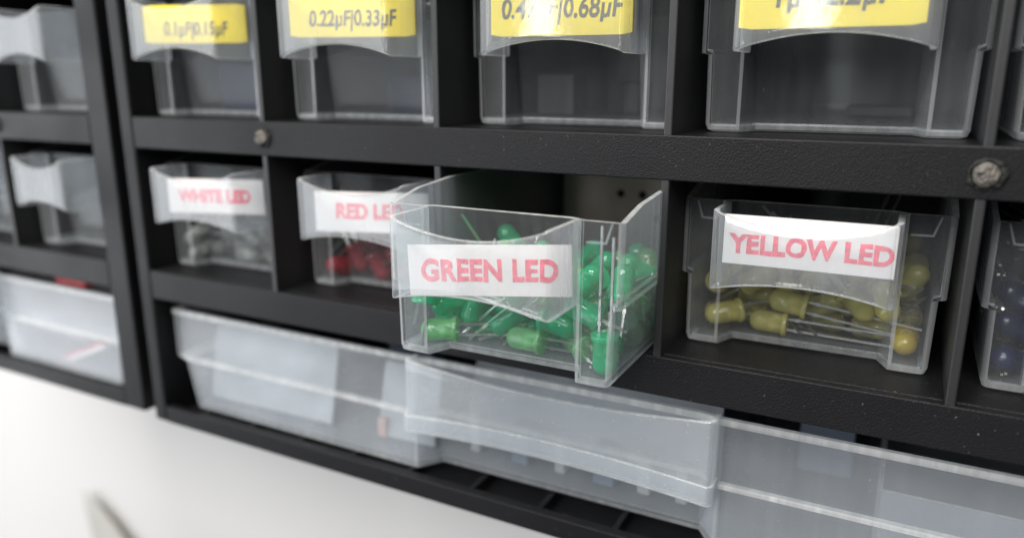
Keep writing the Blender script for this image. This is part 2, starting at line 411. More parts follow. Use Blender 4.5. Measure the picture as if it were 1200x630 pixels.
def grain_black():
    """black moulded plastic with the leather grain of the cabinet's front"""
    m, nt, out = mat('black_grained_plastic')
    p = N(nt, 'ShaderNodeBsdfPrincipled'); p.inputs['Base Color'].default_value = (.008, .008, .009, 1)
    p.inputs['Roughness'].default_value = .42; p.inputs['Specular IOR Level'].default_value = .19
    tc = N(nt, 'ShaderNodeTexCoord')
    v = N(nt, 'ShaderNodeTexVoronoi', Scale=3300.); v.feature = 'SMOOTH_F1'
    n1 = N(nt, 'ShaderNodeTexNoise', Scale=2600., Detail=4.)
    n2 = N(nt, 'ShaderNodeTexNoise', Scale=28., Detail=4.)
    for n in (v, n1, n2): L(nt, tc.outputs['Object'], n.inputs['Vector'])
    ad = N(nt, 'ShaderNodeMath', operation='ADD'); L(nt, v.outputs['Distance'], ad.inputs[0]); L(nt, n1.outputs['Fac'], ad.inputs[1])
    b = N(nt, 'ShaderNodeBump', Strength=.5, Distance=.00015); L(nt, ad.outputs[0], b.inputs['Height']); L(nt, b.outputs[0], p.inputs['Normal'])
    mr = N(nt, 'ShaderNodeMapRange'); mr.inputs['From Min'].default_value = .35; mr.inputs['From Max'].default_value = .7
    mr.inputs['To Min'].default_value = .36; mr.inputs['To Max'].default_value = .52
    L(nt, n2.outputs['Fac'], mr.inputs['Value']); L(nt, mr.outputs[0], p.inputs['Roughness'])
    dn = N(nt, 'ShaderNodeTexNoise', Scale=1500., Detail=2.); L(nt, tc.outputs['Object'], dn.inputs['Vector'])      # specks of dust and rubbed spots
    dr = N(nt, 'ShaderNodeMapRange'); dr.inputs['From Min'].default_value = .72; dr.inputs['From Max'].default_value = .80
    L(nt, dn.outputs['Fac'], dr.inputs['Value'])
    mc = N(nt, 'ShaderNodeMix', data_type='RGBA'); mc.inputs[6].default_value = (.008, .008, .009, 1); mc.inputs[7].default_value = (.16, .155, .15, 1)
    L(nt, dr.outputs[0], mc.inputs[0]); L(nt, mc.outputs[2], p.inputs['Base Color'])
    L(nt, p.outputs[0], out.inputs[0])
    return m

M = {}
M['black'] = grain_black()
M['inner'] = principled('black_inner_plastic', (.013, .013, .014), .5, bump=(500, .15, .0003))
M['pp'] = frosted('frosted_polypropylene', (.05, .54), gl=.012)
M['pp_corner'] = frosted('polypropylene_thick_corner', (.34, .70))
M['pp_grip'] = frosted('milky_polypropylene_grip', (.15, .70), rough=.06, gl=.04)
M['pp_edge'] = frosted('polypropylene_cut_edge', (.55, .85), milk=(.86, .87, .87))
M['pp_wide'] = frosted('milky_polypropylene_wide', (.17, .72), milk=(.80, .84, .89), gl=.03, streak=.3)
M['pp_wide_grip'] = frosted('milky_polypropylene_wide_grip', (.24, .78), milk=(.84, .87, .90), streak=.1, rough=.1)
M['paper'] = principled('white_label_paper', (.73, .695, .68), .6, vary=.03, scale=300)
M['yellow_paper'] = principled('yellow_label_paper', (.90, .68, .008), .55, vary=.03, scale=300)
M['red_ink'] = principled('red_marker_ink', (.80, .09, .15), .5, vary=.35, scale=900)
M['black_ink'] = principled('black_ink', (.035, .035, .04), .5)
M['metal'] = principled('tinned_wire', (.70, .68, .64), .30, 1., vary=.06, scale=900)
M['wall'] = principled('white_painted_wall', (.57, .56, .55), .75, vary=.015, scale=6, bump=(160, .08, .001))
M['screw'] = principled('dull_screw_metal', (.11, .10, .085), .5, .3, vary=.35, scale=900, bump=(1500, .8, .0006))
M['pit'] = principled('dark_pit', (.01, .01, .01), .8)
M['burr'] = principled('torn_black_plastic', (.014, .014, .014), .6, spec=.2, bump=(900, 1., .0006))
M['green'] = epoxy('green_epoxy', (.008, .66, .28), .55, tl=(.012, .88, .40), refr=.55)
M['palegreen'] = epoxy('pale_green_epoxy', (.32, .90, .36), .58, tl=(.40, .95, .42), refr=.55)
M['yellow'] = epoxy('yellow_diffused_epoxy', (.96, .82, .22), .34, .08, tl=(1.0, .90, .30))
M['amber'] = epoxy('amber_epoxy', (.88, .66, .07), .36, .1)
M['red'] = epoxy('red_epoxy', (.85, .02, .06), .5)
M['white'] = epoxy('clear_epoxy', (.95, .93, .88), .66)
M['blue'] = epoxy('blue_epoxy', (.007, .013, .10), .2, rough=.25)
M['cup'] = principled('pale_reflector_cup', (.93, .95, .85), .3, .1)
M['capblack'] = principled('black_component', (.02, .022, .028), .4, vary=.2)
M['capnavy'] = principled('navy_component', (.02, .03, .07), .4, vary=.2)
M['capred'] = principled('dark_red_component', (.30, .03, .05), .45, vary=.2)
M['cappink'] = principled('pinkish_component', (.55, .34, .27), .5, vary=.2)
M['ivory'] = principled('ivory_plug', (.55, .53, .50), .45, vary=.1)
M['greyboard'] = principled('grey_board', (.72, .62, .56), .55, vary=.15)
M['slate'] = principled('slate_plastic', (.17, .20, .25), .45, vary=.2)
M['redstick'] = principled('red_plastic', (.62, .03, .03), .45)
M['bag'] = principled('white_plastic_bag', (.36, .355, .37), .4, vary=.2, bump=(60, .5, .004))
M['sheet'] = principled('pale_plastic_sheet', (.40, .41, .43), .5, vary=.4, scale=38)
M['shadow_stand_in'] = principled('shadow_grey', (.40, .39, .36), .6, vary=.08, scale=40)  # solid grey for the wedge that replaces shade on the wall

# ------------------------------------------------------------------ helpers
def link(name, me, parent=None):
    o = bpy.data.objects.new(name, me); COL.objects.link(o)
    if parent is not None: o.parent = parent
    return o

def tag(o, label, cat, group=None, kind=None):
    if label: o['label'] = label
    if cat: o['category'] = cat
    if group: o['group'] = group
    if kind: o['kind'] = kind
    return o

def root(name, loc, label, cat, group=None, rz=0.):
    o = bpy.data.objects.new(name, None); COL.objects.link(o)
    o.empty_display_size = .005
    o.location = Vector(loc) * S; o.rotation_euler = (0, 0, rz)
    return tag(o, label, cat, group)

def mesh_from(bm, name, mats, smooth=False):
    bmesh.ops.recalc_face_normals(bm, faces=bm.faces)
    me = bpy.data.meshes.new(name); bm.to_mesh(me); bm.free()
    for m in (mats if isinstance(mats, (list, tuple)) else [mats]): me.materials.append(m)
    if smooth:
        for p in me.polygons: p.use_smooth = True
    return me

def add_box(bm, a, b, mi=0):
    vs = [bm.verts.new((x * S, y * S, z * S)) for x in (a[0], b[0]) for y in (a[1], b[1]) for z in (a[2], b[2])]
    for q in ((0, 1, 3, 2), (4, 6, 7, 5), (0, 4, 5, 1), (2, 3, 7, 6), (0, 2, 6, 4), (1, 5, 7, 3)):
        f = bm.faces.new([vs[i] for i in q]); f.material_index = mi

def add_lathe(bm, prof, n=16, mi=0, centre=(0, 0), smooth=True):
    """prof = (r, z) from bottom to top, revolved round z"""
    rings = []
    for r, z in prof:
        if r < 1e-6: rings.append([bm.verts.new((centre[0] * S, centre[1] * S, z * S))])
        else: rings.append([bm.verts.new(((centre[0] + r * math.cos(2 * math.pi * k / n)) * S, (centre[1] + r * math.sin(2 * math.pi * k / n)) * S, z * S)) for k in range(n)])
    for A, B in zip(rings, rings[1:]):
        for k in range(n):
            k2 = (k + 1) % n
            vs = [A[k % len(A)], A[k2 % len(A)], B[k2 % len(B)], B[k % len(B)]]
            u = []
            for v in vs:
                if v not in u: u.append(v)
            if len(u) > 2:
                f = bm.faces.new(u); f.material_index = mi; f.smooth = smooth
    for R in (rings[0], rings[-1]):
        if len(R) > 2:
            f = bm.faces.new(R); f.material_index = mi

def bevel(o, w, seg=2, ang=35):
    b = o.modifiers.new('bevel', 'BEVEL'); b.width = w * S; b.segments = seg; b.limit_method = 'ANGLE'; b.angle_limit = math.radians(ang)
    b.harden_normals = False
    return o

def boxes(name, lst, m, parent=None, bev=.35, seg=2):
    bm = bmesh.new()
    for a, b in lst: add_box(bm, a, b)
    o = link(name, mesh_from(bm, name, m), parent)
    if bev: bevel(o, bev, seg)
    return o

# ------------------------------------------------------------------ cabinets
PITCH = 57.0
T1, B1, T2, B2, T3, B3 = 4.8, -4.6, -43.7, -53.0, -91.0, -96.65
TOP0, TOP1 = 43.9, 53.3
DEPTH = 140.

def screw(parent, x, z, tilt, seed):
    r = random.Random(seed)
    bm = bmesh.new()
    bmesh.ops.create_icosphere(bm, subdivisions=3, radius=2.15 * S)
    for v in bm.verts:
        n = 1 + r.uniform(-.035, .035)
        v.co = Vector((v.co.x * n, v.co.y * .62, v.co.z * n * 1.06))
        v.co.y = max(v.co.y, -1.0 * S + v.co.x * .28 + v.co.z * .1)        # a flat, slightly slanted cut face
    o = link('screw', mesh_from(bm, 'screw', M['screw'], True), parent)
    o.location = Vector((x, -.3, z)) * S; o.rotation_euler = (0, tilt, 0)
    bm = bmesh.new()                                                       # slot pits in the head
    for (px, pz, rr) in ((-1.1, .35, .42), (1.05, -1.25, .62)):
        bmesh.ops.create_uvsphere(bm, u_segments=10, v_segments=6, radius=rr * S, matrix=Matrix.Translation(Vector((px, -1.0 + px * .28 + pz * .1, pz)) * S) @ Matrix.Diagonal((1, .4, .8, 1)))
    p = link('slot', mesh_from(bm, 'slot', M['pit'], True), o)
    bm = bmesh.new()                                                       # ragged collar of torn plastic round the hole
    n, k = 30, 8
    R = []
    for i in range(n):
        a = 2 * math.pi * i / n; rr = .42 + r.uniform(-.16, .16) + (.35 if math.cos(a) > .6 else 0); rad = 2.6 + r.uniform(-.12, .12)
        R.append([bm.verts.new(((rad + rr * math.cos(2 * math.pi * j / k)) * math.cos(a) * S, rr * .75 * math.sin(2 * math.pi * j / k) * S, (rad + rr * math.cos(2 * math.pi * j / k)) * math.sin(a) * S)) for j in range(k)])
    for i in range(n):
        for j in range(k):
            bm.faces.new((R[i][j], R[(i + 1) % n][j], R[(i + 1) % n][(j + 1) % k], R[i][(j + 1) % k]))
    c = link('screw_collar', mesh_from(bm, 'screw_collar', M['burr'], True), parent)
    c.location = Vector((x, .1, z)) * S

def cabinet(loc, label, cols, pitch, wall_l, right_w, screws, wl=-3.7, in_l=2.1):
    c = root('drawer_cabinet', loc, label, 'cabinet')
    W = pitch * cols
    xr = W - 1.8                       # inner face of the right side
    b, i_ = M['black'], M['inner']
    boxes('side_panel', [((wl, 0, B3), (in_l, DEPTH, TOP1))], b, c, .9, 3)
    boxes('side_panel', [((xr, 0, B3), (xr + right_w, DEPTH, TOP1))], b, c, .9, 3)
    for (t, bt) in ((T1, B1), (T2, B2)):
        o = boxes('shelf', [((in_l, .12, bt), (xr, 2.4, t)), ((in_l, 2.9, t - 2.2), (xr, DEPTH, t - .05)), ((in_l, 2.2, t - 3.2), (xr, 3.2, t - 1.0))], b, c, .3, 2)
    boxes('top_bar_light_block', [((in_l, .12, TOP0), (xr, 2.4, TOP1)), ((in_l, 2.9, TOP1 - 2), (xr, DEPTH, TOP1 - .05))], b, c, .3)  # unseen upper bar, with a closing panel added to block overhead light
    # bottom: front lip, floor and the ribs the drawer slides on
    lst = [((in_l, .12, B3), (xr, 3.0, T3)), ((in_l, 3.0, B3), (xr, DEPTH, B3 + 2))]
    boxes('bottom_panel', lst, b, c, .35)
    rl = []
    k = 0
    while 24.0 + 20.5 * k < xr:
        x = 16.5 + 20.5 * k; rl.append(((x, 3.0, B3 + 2), (x + 1.5, DEPTH - 2, T3 - .3))); k += 1
    boxes('floor_rib', rl, b, c, .15, 1)
    for (z0, z1) in ((T1, TOP0), (T2, B1)):
        for k in range(1, cols):
            x = pitch * k
            o = boxes('divider', [((x - 1.8, .35, z0 - .3), (x, DEPTH - 1, z1 + .3))], i_, c, .3)

    boxes('back_panel', [((in_l, DEPTH - 1.5, B3 + 2), (xr, DEPTH, TOP1 - 2))], i_, c, 0)
    for k, (x, z, t) in enumerate(screws): screw(c, x, z, t, 5 + k)
    return c

# ------------------------------------------------------------------ drawers
H = 33.5
def tray_mesh(name, w, p, L_, r_top=1.0, r_bot=5.5, step=1.5, slant=2.3, lower_in=0., mat_main=None, ledge=.3, rim=0.):
    def contour(wh, r, z, cr, back):
        pts = []
        for k in range(5):
            a = math.pi / 2 * k / 4
            pts.append((-wh + cr - cr * math.cos(a), cr - cr * math.sin(a)))
        pts += [(-p - .7, 0), (-p, .12), (-p + slant, r), (p - slant, r), (p, .12), (p + .7, 0)]
        for k in range(5):
            a = math.pi / 2 * k / 4
            pts.append((wh - cr + cr * math.sin(a), cr - cr * math.cos(a)))
        pts += [(wh, 11), (wh, 24), (wh, back), (-wh, back), (-wh, 24), (-wh, 11)]
        return [(x, y, z) for x, y in pts]
    def rr(z): return r_bot + (r_top - r_bot) * z / H
    wl = w - step
    lev = [contour(wl - lower_in - 1.9, rr(0), 0, 1.1, L_ - 2.2), contour(wl - lower_in - .75, rr(.5), .45, 1.1, L_ - 1.3), contour(wl - lower_in - .3, rr(1.6), 1.6, 1.1, L_ - 1), contour(wl, rr(16.2), 16.2, 1.1, L_ - .4),
           contour(w - .1, rr(16.5), 16.2 + ledge, 1.1, L_)] + ([contour(w - .02, rr(H), H - rim, 1.1, L_), contour(w + .6, rr(H), H - rim + .35, 1.1, L_)] if rim else []) + [contour(w + (.6 if rim else 0), rr(H), H, 1.1, L_)]
    # the very bottom is set back a little from the front as well
    bm = bmesh.new()
    V = [[bm.verts.new((x * S, y * S, z * S)) for x, y, z in c] for c in lev]
    n = len(V[0])
    for v in sum(V[5:], []):                         # the side walls rise behind the front posts
        t = max(0., min(1., (v.co.y / S - 1.5) / 22.)); v.co.z += 3. * t * (2 - t) * S
    for v in V[0]: v.co.y += .9 * S * (1 if v.co.y < 20 * S else 0)
    for li, (A, B) in enumerate(zip(V, V[1:])):
        for k in range(n):
            f = bm.faces.new((A[k], A[(k + 1) % n], B[(k + 1) % n], B[k]))
            if k in (0, 1, 2, 3, 5, 9, 11, 12, 13, 14) or B is V[1] or B is V[2]: f.material_index = 2
            if rim and (li == 3 or li >= 5): f.material_index = 1   # thicker corners read whiter
    bm.faces.new(list(reversed(V[0])))
    bmesh.ops.triangulate(bm, faces=[f for f in bm.faces if len(f.verts) > 4])
    me = mesh_from(bm, name, [mat_main or M['pp'], M['pp_edge'], M['pp_corner']])
    return me

def grip_mesh(name, p, fwd, z0, zt, dip_t, dip_b, mats, n=22, y_end=.5, pw=2., rad=1.6):
    path = [(-p, y_end), (-p, -fwd * .5), (-p, -fwd + rad)]
    for k in range(1, 4):
        a = math.pi / 2 * k / 4; path.append((-p + rad - rad * math.cos(a), -fwd + rad - rad * math.sin(a)))
    for k in range(n + 1): path.append((-p + rad + (2 * p - 2 * rad) * k / n, -fwd))
    path += [(-x, y) for x, y in reversed(path[:6])]
    bm = bmesh.new(); rows = 7; V = []
    for x, y in path:
        t = min(1, abs(x) / p); f = 1 - t ** pw
        top = zt - dip_t * f; bot = z0 + dip_b * f
        V.append([bm.verts.new((x * S, y * S, (bot + (top - bot) * j / rows) * S)) for j in range(rows + 1)])
    for A, B in zip(V, V[1:]):
        for j in range(rows): bm.faces.new((A[j], B[j], B[j + 1], A[j + 1]))
    me = bpy.data.meshes.new(name)
    bmesh.ops.recalc_face_normals(bm, faces=bm.faces)
    # outward = away from the drawer's middle
    bm.faces.ensure_lookup_table()
    mid = bm.faces[len(bm.faces) // 2]
    if mid.normal.y > 0: bmesh.ops.reverse_faces(bm, faces=bm.faces)
    bm.to_mesh(me); bm.free()
    for m in mats: me.materials.append(m)
    for q in me.polygons: q.use_smooth = True
    return me

def thicken(o, t, bev=.3):
    s = o.modifiers.new('wall', 'SOLIDIFY'); s.thickness = t * S; s.offset = -1; s.material_offset_rim = 1; s.use_even_offset = True
    if bev: bevel(o, bev, 2, 32)
    return o

TRAY = tray_mesh('tray', 27., 17.75, 125.)
TRAY_S = tray_mesh('tray', 25., 14.2, 125.)
GRIP = grip_mesh('grip', 17.75, 13., 16.4, H, 3.4, 2.3, [M['pp_grip'], M['pp_edge']])
GRIP_T = grip_mesh('grip', 17.75, 13., 16.4, H, 3.4, 3.0, [M['pp_grip'], M['pp_edge']])
GRIP_S = grip_mesh('grip', 14.2, 13., 16.4, H, 3.4, 2.6, [M['pp_grip'], M['pp_edge']])
TRAY_W = tray_mesh('tray', 138.3, 41.5, 125., r_top=1.0, r_bot=6.5, step=4.2, slant=4.5, lower_in=3.0, mat_main=M['pp_wide'], ledge=1.3, rim=1.6)
GRIP_W = grip_mesh('grip', 41.6, 5.0, 14.0, H + 1.0, 2.6, 2.0, [M['pp_wide_grip'], M['pp_edge']], y_end=.6)

LIP_W = grip_mesh('grip_lip', 41.9, 6.0, 14.0, 19.0, -2.0, 2.0, [M['pp_wide_grip'], M['pp_edge']], y_end=.2)
def gusset_mesh(sx):       # the faint rib moulded at the top of each front post
    bm = bmesh.new()
    pts = [(19.0, H - 4.6), (23.2, H - 4.5), (24.4, H - .5), (24.0, H - .5), (22.9, H - 4.1), (19.0, H - 4.2)]
    A = [bm.verts.new((sx * x * S, 1.15 * S, z * S)) for x, z in pts]; B = [bm.verts.new((sx * x * S, 1.5 * S, z * S)) for x, z in pts]
    bm.faces.new(A); bm.faces.new(B)
    for k in range(6): bm.faces.new((A[k], A[(k + 1) % 6], B[(k + 1) % 6], B[k]))
    bmesh.ops.triangulate(bm, faces=[f for f in bm.faces if len(f.verts) > 4])
    return mesh_from(bm, 'gusset', M['pp_corner'])
GUSSETS = [gusset_mesh(-1), gusset_mesh(1)]

def light_catcher(d, y):  # plate added to catch light, so the drawer's background turns grey
    boxes('light_catcher', [((-24.6, y, 1.3), (24.6, y + 1.2, 31))], M['pp_edge'], d, .3)

def drawer(loc, label, group, tray=TRAY, grip=GRIP, gusset=True, wall=1.1, rz=0.):
    d = root('plastic_drawer', loc, label, 'sliding parts drawer', group, rz)  # sliding parts drawer of a cabinet
    t = thicken(link('tray', tray, d), wall, .32)
    g = thicken(link('grip', grip, d), 1.25, .3)
    if gusset and tray is TRAY:
        for gm in GUSSETS: link('gusset', gm, d)
    return d

def text_mesh(txt, size, mats, sx=1., bold=0., extrude=.02, shear=0., space=1., rough_=.17):
    seed = len(txt) * 3.7 + size
    cu = bpy.data.curves.new('t', 'FONT'); cu.body = txt; cu.size = size * S; cu.offset = bold * S; cu.extrude = extrude * S
    cu.align_x = 'CENTER'; cu.align_y = 'CENTER'; cu.shear = shear; cu.space_character = space; cu.resolution_u = 6
    o = bpy.data.objects.new('t', cu); COL.objects.link(o)
    bpy.context.view_layer.update()
    me = bpy.data.meshes.new_from_object(o.evaluated_get(bpy.context.evaluated_depsgraph_get()))
    bpy.data.objects.remove(o); bpy.data.curves.remove(cu)
    me.materials.clear(); me.materials.append(mats)
    for v in me.vertices:                     # slightly uneven, rubbed-in letter edges
        v.co.x *= sx
        q = v.co / S; n1 = noise.noise_vector(Vector((q.x * .55, q.y * .55, seed))); n2 = noise.noise_vector(Vector((q.x * 1.7, q.y * 1.7, seed + 5)))
        v.co.x += (n1.x * rough_ + n2.x * rough_ * .7) * S; v.co.y += (n1.y * rough_ * 1.2 + n2.y * rough_ * .7) * S
    return me

def card(p0, p1, z, h, label, cat, m, txt, ink, size, sx=1., bold=0., bow=0., corner=.0, group=None, dx=0., dz=0., shear=0., space=1., tiltz=0.):
    """a slip of paper standing between the points p0 and p1 (world x, y), lower edge at z"""
    a, b = Vector(p0), Vector(p1); w = (b - a).length
    ang = math.atan2(b.y - a.y, b.x - a.x)
    c = root('label_card', ((a.x + b.x) / 2, (a.y + b.y) / 2, z), label, cat, group)
    c.rotation_euler = (0, tiltz, ang)
    def curve(x): return -bow * (1 - (2 * x / w) ** 2)
    bm = bmesh.new(); n = 14
    V = []
    for k in range(n + 1):
        x = -w / 2 + w * k / n; y = curve(x)
        e = corner if k in (0, n) else 0
        V.append([bm.verts.new((x * S, (y + dy) * S, zz * S)) for dy, zz in ((-.12, e), (-.12, h - e), (.12, h - e), (.12, e))])
    for A, B in zip(V, V[1:]):
        for j in range(4): bm.faces.new((A[j], B[j], B[(j + 1) % 4], A[(j + 1) % 4]))
    bm.faces.new(V[0]); bm.faces.new(V[-1])
    link('paper', mesh_from(bm, 'paper', m), c)
    me = text_mesh(txt, size, ink, sx, bold, .03, shear, space)
    for v in me.vertices:
        x, y, d = v.co.x / S + dx, v.co.y / S, v.co.z / S
        v.co = Vector((x * S, (curve(x) - .16 - d) * S, (h / 2 + y + dz) * S))
    link('lettering', me, c)
    return c

# ------------------------------------------------------------------ LEDs
def led_lens():
    prof = [(2.9, 0), (2.95, .1), (2.95, .95), (2.85, 1.05), (2.5, 1.1), (2.5, 6.1)]
    for k in range(1, 7):
        a = math.pi / 2 * k / 6; prof.append((2.5 * math.cos(a) if k < 6 else 0, 6.1 + 2.5 * math.sin(a)))
    return prof
def lens_mesh(m):
    bm = bmesh.new(); add_lathe(bm, led_lens(), 18); return mesh_from(bm, 'lens', m)
LENS = {k: lens_mesh(M[k]) for k in ('green', 'palegreen', 'yellow', 'amber', 'red', 'white', 'blue')}
def cup_mesh():
    bm = bmesh.new()
    add_lathe(bm, [(.25, .2), (.3, 2.0), (.9, 2.6), (1.15, 3.7), (.9, 3.7), (.5, 3.0), (0, 3.0)], 10, 0, (-.75, 0))
    vs = [bm.verts.new((x * S, y * S, z * S)) for y in (-.28, .28) for x, z in ((.9, .2), (1.9, .2), (1.6, 2.6), (.55, 4.0), (.45, 3.1))]
    bm.faces.new(vs[:5]); bm.faces.new(vs[5:])
    for k in range(5): bm.faces.new((vs[k], vs[(k + 1) % 5], vs[5 + (k + 1) % 5], vs[5 + k]))
    return mesh_from(bm, 'reflector_cup', M['cup'])
CUP = cup_mesh()
LEADS = {}
def lead_mesh(length, side):
    key = (length, side)
    if key not in LEADS:
        bm = bmesh.new(); x = side * 1.27
        add_box(bm, (x - .25, -.25, -length), (x + .25, .25, .3))
        add_box(bm, (x - .42, -.27, -2.6), (x + .42, .27, -1.7))     # the little stop on the lead
        LEADS[key] = mesh_from(bm, 'lead', M['metal'])
    return LEADS[key]

def led(kind, pos, quat, base, lo, hi, label, group, name, lens=None, longest=30):
    """base = drawer origin; lo, hi = inner box of the drawer, to trim the leads to what fits"""
    o = bpy.data.objects.new(name, None); COL.objects.link(o); o.empty_display_size = .002
    q = Quaternion(quat); P = Vector(pos)
    o.location = (Vector(base) + P) * S; o.rotation_mode = 'QUATERNION'; o.rotation_quaternion = q
    tag(o, label, 'LED', group)
    link('lens', LENS[lens or kind], o); link('reflector_cup', CUP, o)
    for side in (-1, 1):
        for ln in ((26, 22, 18, 15, 12, 9, 6) if side > 0 else (23.5, 20, 16, 13, 10, 8, 5)):
            if ln > longest: continue
            e = P + q @ Vector((side * 1.27, 0, -ln))
            if all(lo[i] <= e[i] <= hi[i] for i in range(3)) and not (abs(e.x) < 18.5 and e.y < 7.0): break
        link('lead', lead_mesh(ln, side), o)
    return o
# ------------------------------------------------------------------ the setting
bm = bmesh.new(); add_box(bm, (-2500, 150, -1500), (2500, 170, 1500))
tag(link('wall', mesh_from(bm, 'wall', M['wall'])), 'plain white wall below and behind the cabinets', 'wall', None, 'structure')

cabinet((0, 0, 0), 'black drawer cabinet holding the green and yellow LED drawers', 5, PITCH, 0, 6, [(56.1, .3, .3), (227.3, -.2, 0.)])
cabinet((-233.0, 2.0, 0), 'second black drawer cabinet, its right end showing at the left edge', 4, 53.2, 0, 10.3, [(53.2 * 3 - .9, .3, .9)])
LX = -233.0            # origin of the left cabinet

# drawers of the right cabinet; column k is centred between its dividers
def cx(k): return 57 * k + 28.6
ZT, ZM, ZB = T1 + .15, T2 + .2, T3 - .2
GT, GM = 'drawers of the top row', 'drawers of the LED row'
YT = [8.5, 9.0, 13.5, 13.5, 13.0]
top_lab = ['clear drawer with yellow capacitor card, second black upright from the left cabinet',
           'clear drawer above the red LED drawer with a 0.22 and 0.33 yellow card',
           'clear drawer above the green LED drawer with a 0.47 and 0.68 yellow card',
           'wide-looking clear drawer above the yellow LED drawer, yellow card reading 2.2',
           'clear drawer cut off by the upper right edge of the photo']
top_lab[0] = 'clear drawer above the white LED drawer with a 0.1 and 0.15 yellow card'
for k in range(5):
    d = drawer((cx(k), YT[k], ZT), top_lab[k], GT, TRAY, GRIP_T)
    if k < 3: light_catcher(d, (58, 62, 84)[k])
YM = [10.0, 12.0, -23.5, 13.5, 12.0]
mid_lab = ['clear drawer labelled WHITE LED with clear LEDs inside', 'clear drawer labelled RED LED, partly behind the pulled-out drawer',
           'clear drawer labelled GREEN LED pulled out of the cabinet', 'clear drawer labelled YELLOW LED, pushed in',
           'clear drawer with dark blue contents cut off by the right edge']
XM = [cx(0), cx(1), 142.7, 198.0, cx(4) + 1.0]
for k in range(5): drawer((XM[k], YM[k], ZM), mid_lab[k], GM)
wd = drawer((142.5, 5.0, ZB), 'wide milky drawer along the bottom of the right cabinet', None, TRAY_W, GRIP_W, False, 1.3)
thicken(link('grip_lip', LIP_W, wd), .9, .3)
# left cabinet
def lx(k): return LX + 53.2 * k + 26.6 + .2
for k in (2, 3):
    drawer((lx(k), 10.0, ZT), ['clear empty-carded drawer, top row at the far left edge', 'clear drawer without a card in the top row of the left cabinet'][k - 2], 'drawers of the left cabinet', TRAY_S, GRIP_S)
    drawer((lx(k), 10.0, ZM), ['sliver of a clear drawer at the far left edge, middle row', 'clear drawer without a card in the middle row of the left cabinet'][k - 2], 'drawers of the left cabinet', TRAY_S, GRIP_S)
TRAY_L = tray_mesh('tray', 103.5, 32., 125., r_top=1.0, r_bot=6.5, step=2.0, slant=4.5, lower_in=1.0, mat_main=M['pp_wide'], ledge=1.3, rim=1.6)
GRIP_L = grip_mesh('grip', 32., 5.0, 14.0, H + 1.0, 2.6, 2.0, [M['pp_wide_grip'], M['pp_edge']], y_end=.6)
drawer((LX + 106.4 - .2, 5.0, ZB), 'wide milky drawer along the bottom of the left cabinet', None, TRAY_L, GRIP_L, False, 1.3)

# ------------------------------------------------------------------ cards
def put_card(x, y, z, a, b, h, zl, **kw):
    return card((x + a[0], y + a[1]), (x + b[0], y + b[1]), z + zl, h, **kw)
R = dict(m=M['paper'], ink=M['red_ink'], cat='label card', group='white label cards in the LED row')
put_card(XM[2], YM[2], ZM, (-14.4, -10.2), (17.0, -.1), 10.4, 17.6, label='white card reading GREEN LED in red letters', txt='GREEN LED', size=6.0, sx=.86, bold=.25, dx=-.1, dz=-.2, space=1.06, tiltz=-.035, **R)
put_card(XM[3], YM[3], ZM, (-15.6, -10.3), (17.0, -9.6), 10.4, 22.0, label='white card reading YELLOW LED in red letters', txt='YELLOW LED', size=5.4, sx=.92, bold=.24, bow=-.3, dz=-1.0, dx=.6, space=1.05, **R)
put_card(XM[1], YM[1], ZM, (-13.4, -10.4), (17.0, -.2), 11.0, 19.0, label='white card reading RED LED in red letters', txt='RED LED', size=5.6, sx=.9, bold=.25, dx=-.5, **R)
put_card(XM[0], YM[0], ZM, (-12.5, -10.6), (16.6, -.4), 10.4, 20.0, label='white card reading WHITE LED in blurred red letters', txt='WHITE LED', size=5.2, sx=.86, bold=.25, dx=-.4, dz=-.2, **R)
put_card(XM[4], YM[4], ZM, (-15.6, -11.2), (16.0, -10.6), 11.6, 17.0, label='white card edge at the right edge of the photo', txt='BLUE LED', size=5.4, sx=.9, bold=.24, **R)
Yk = dict(m=M['yellow_paper'], ink=M['black_ink'], cat='label card', group='yellow label cards in the top row', shear=.12, corner=.4)
Zc = 20.4
put_card(cx(0), YT[0], ZT, (-13.0, -10.6), (16.8, -.6), 10.4, Zc + .6, label='yellow card reading 0.1 and 0.15 microfarad, blurred', txt='0.1µF|0.15µF', size=5.2, sx=.72, bold=.12, dz=-1.4, **Yk)
put_card(cx(1), YT[1], ZT, (-14.6, -11.0), (16.8, -.6), 11.0, Zc + 1.0, label='yellow card reading 0.22 and 0.33 microfarad', txt='0.22µF|0.33µF', size=5.4, sx=.74, bold=.12, dz=-1.2, **Yk)
put_card(cx(2), YT[2], ZT, (-15.2, -11.2), (16.9, -7.0), 11.0, Zc, label='yellow card reading 0.47 and 0.68 microfarad', txt='0.47µF|0.68µF', size=6.0, sx=.80, bold=.14, dz=.1, **Yk)
put_card(cx(3) - .7, YT[3], ZT, (-16.2, -11.4), (16.2, -11.2), 11.0, Zc, label='yellow card reading 1 and 2.2 microfarad', txt='1µF|2.2µF', size=6.2, sx=.84, bold=.16, dz=.3, **Yk)

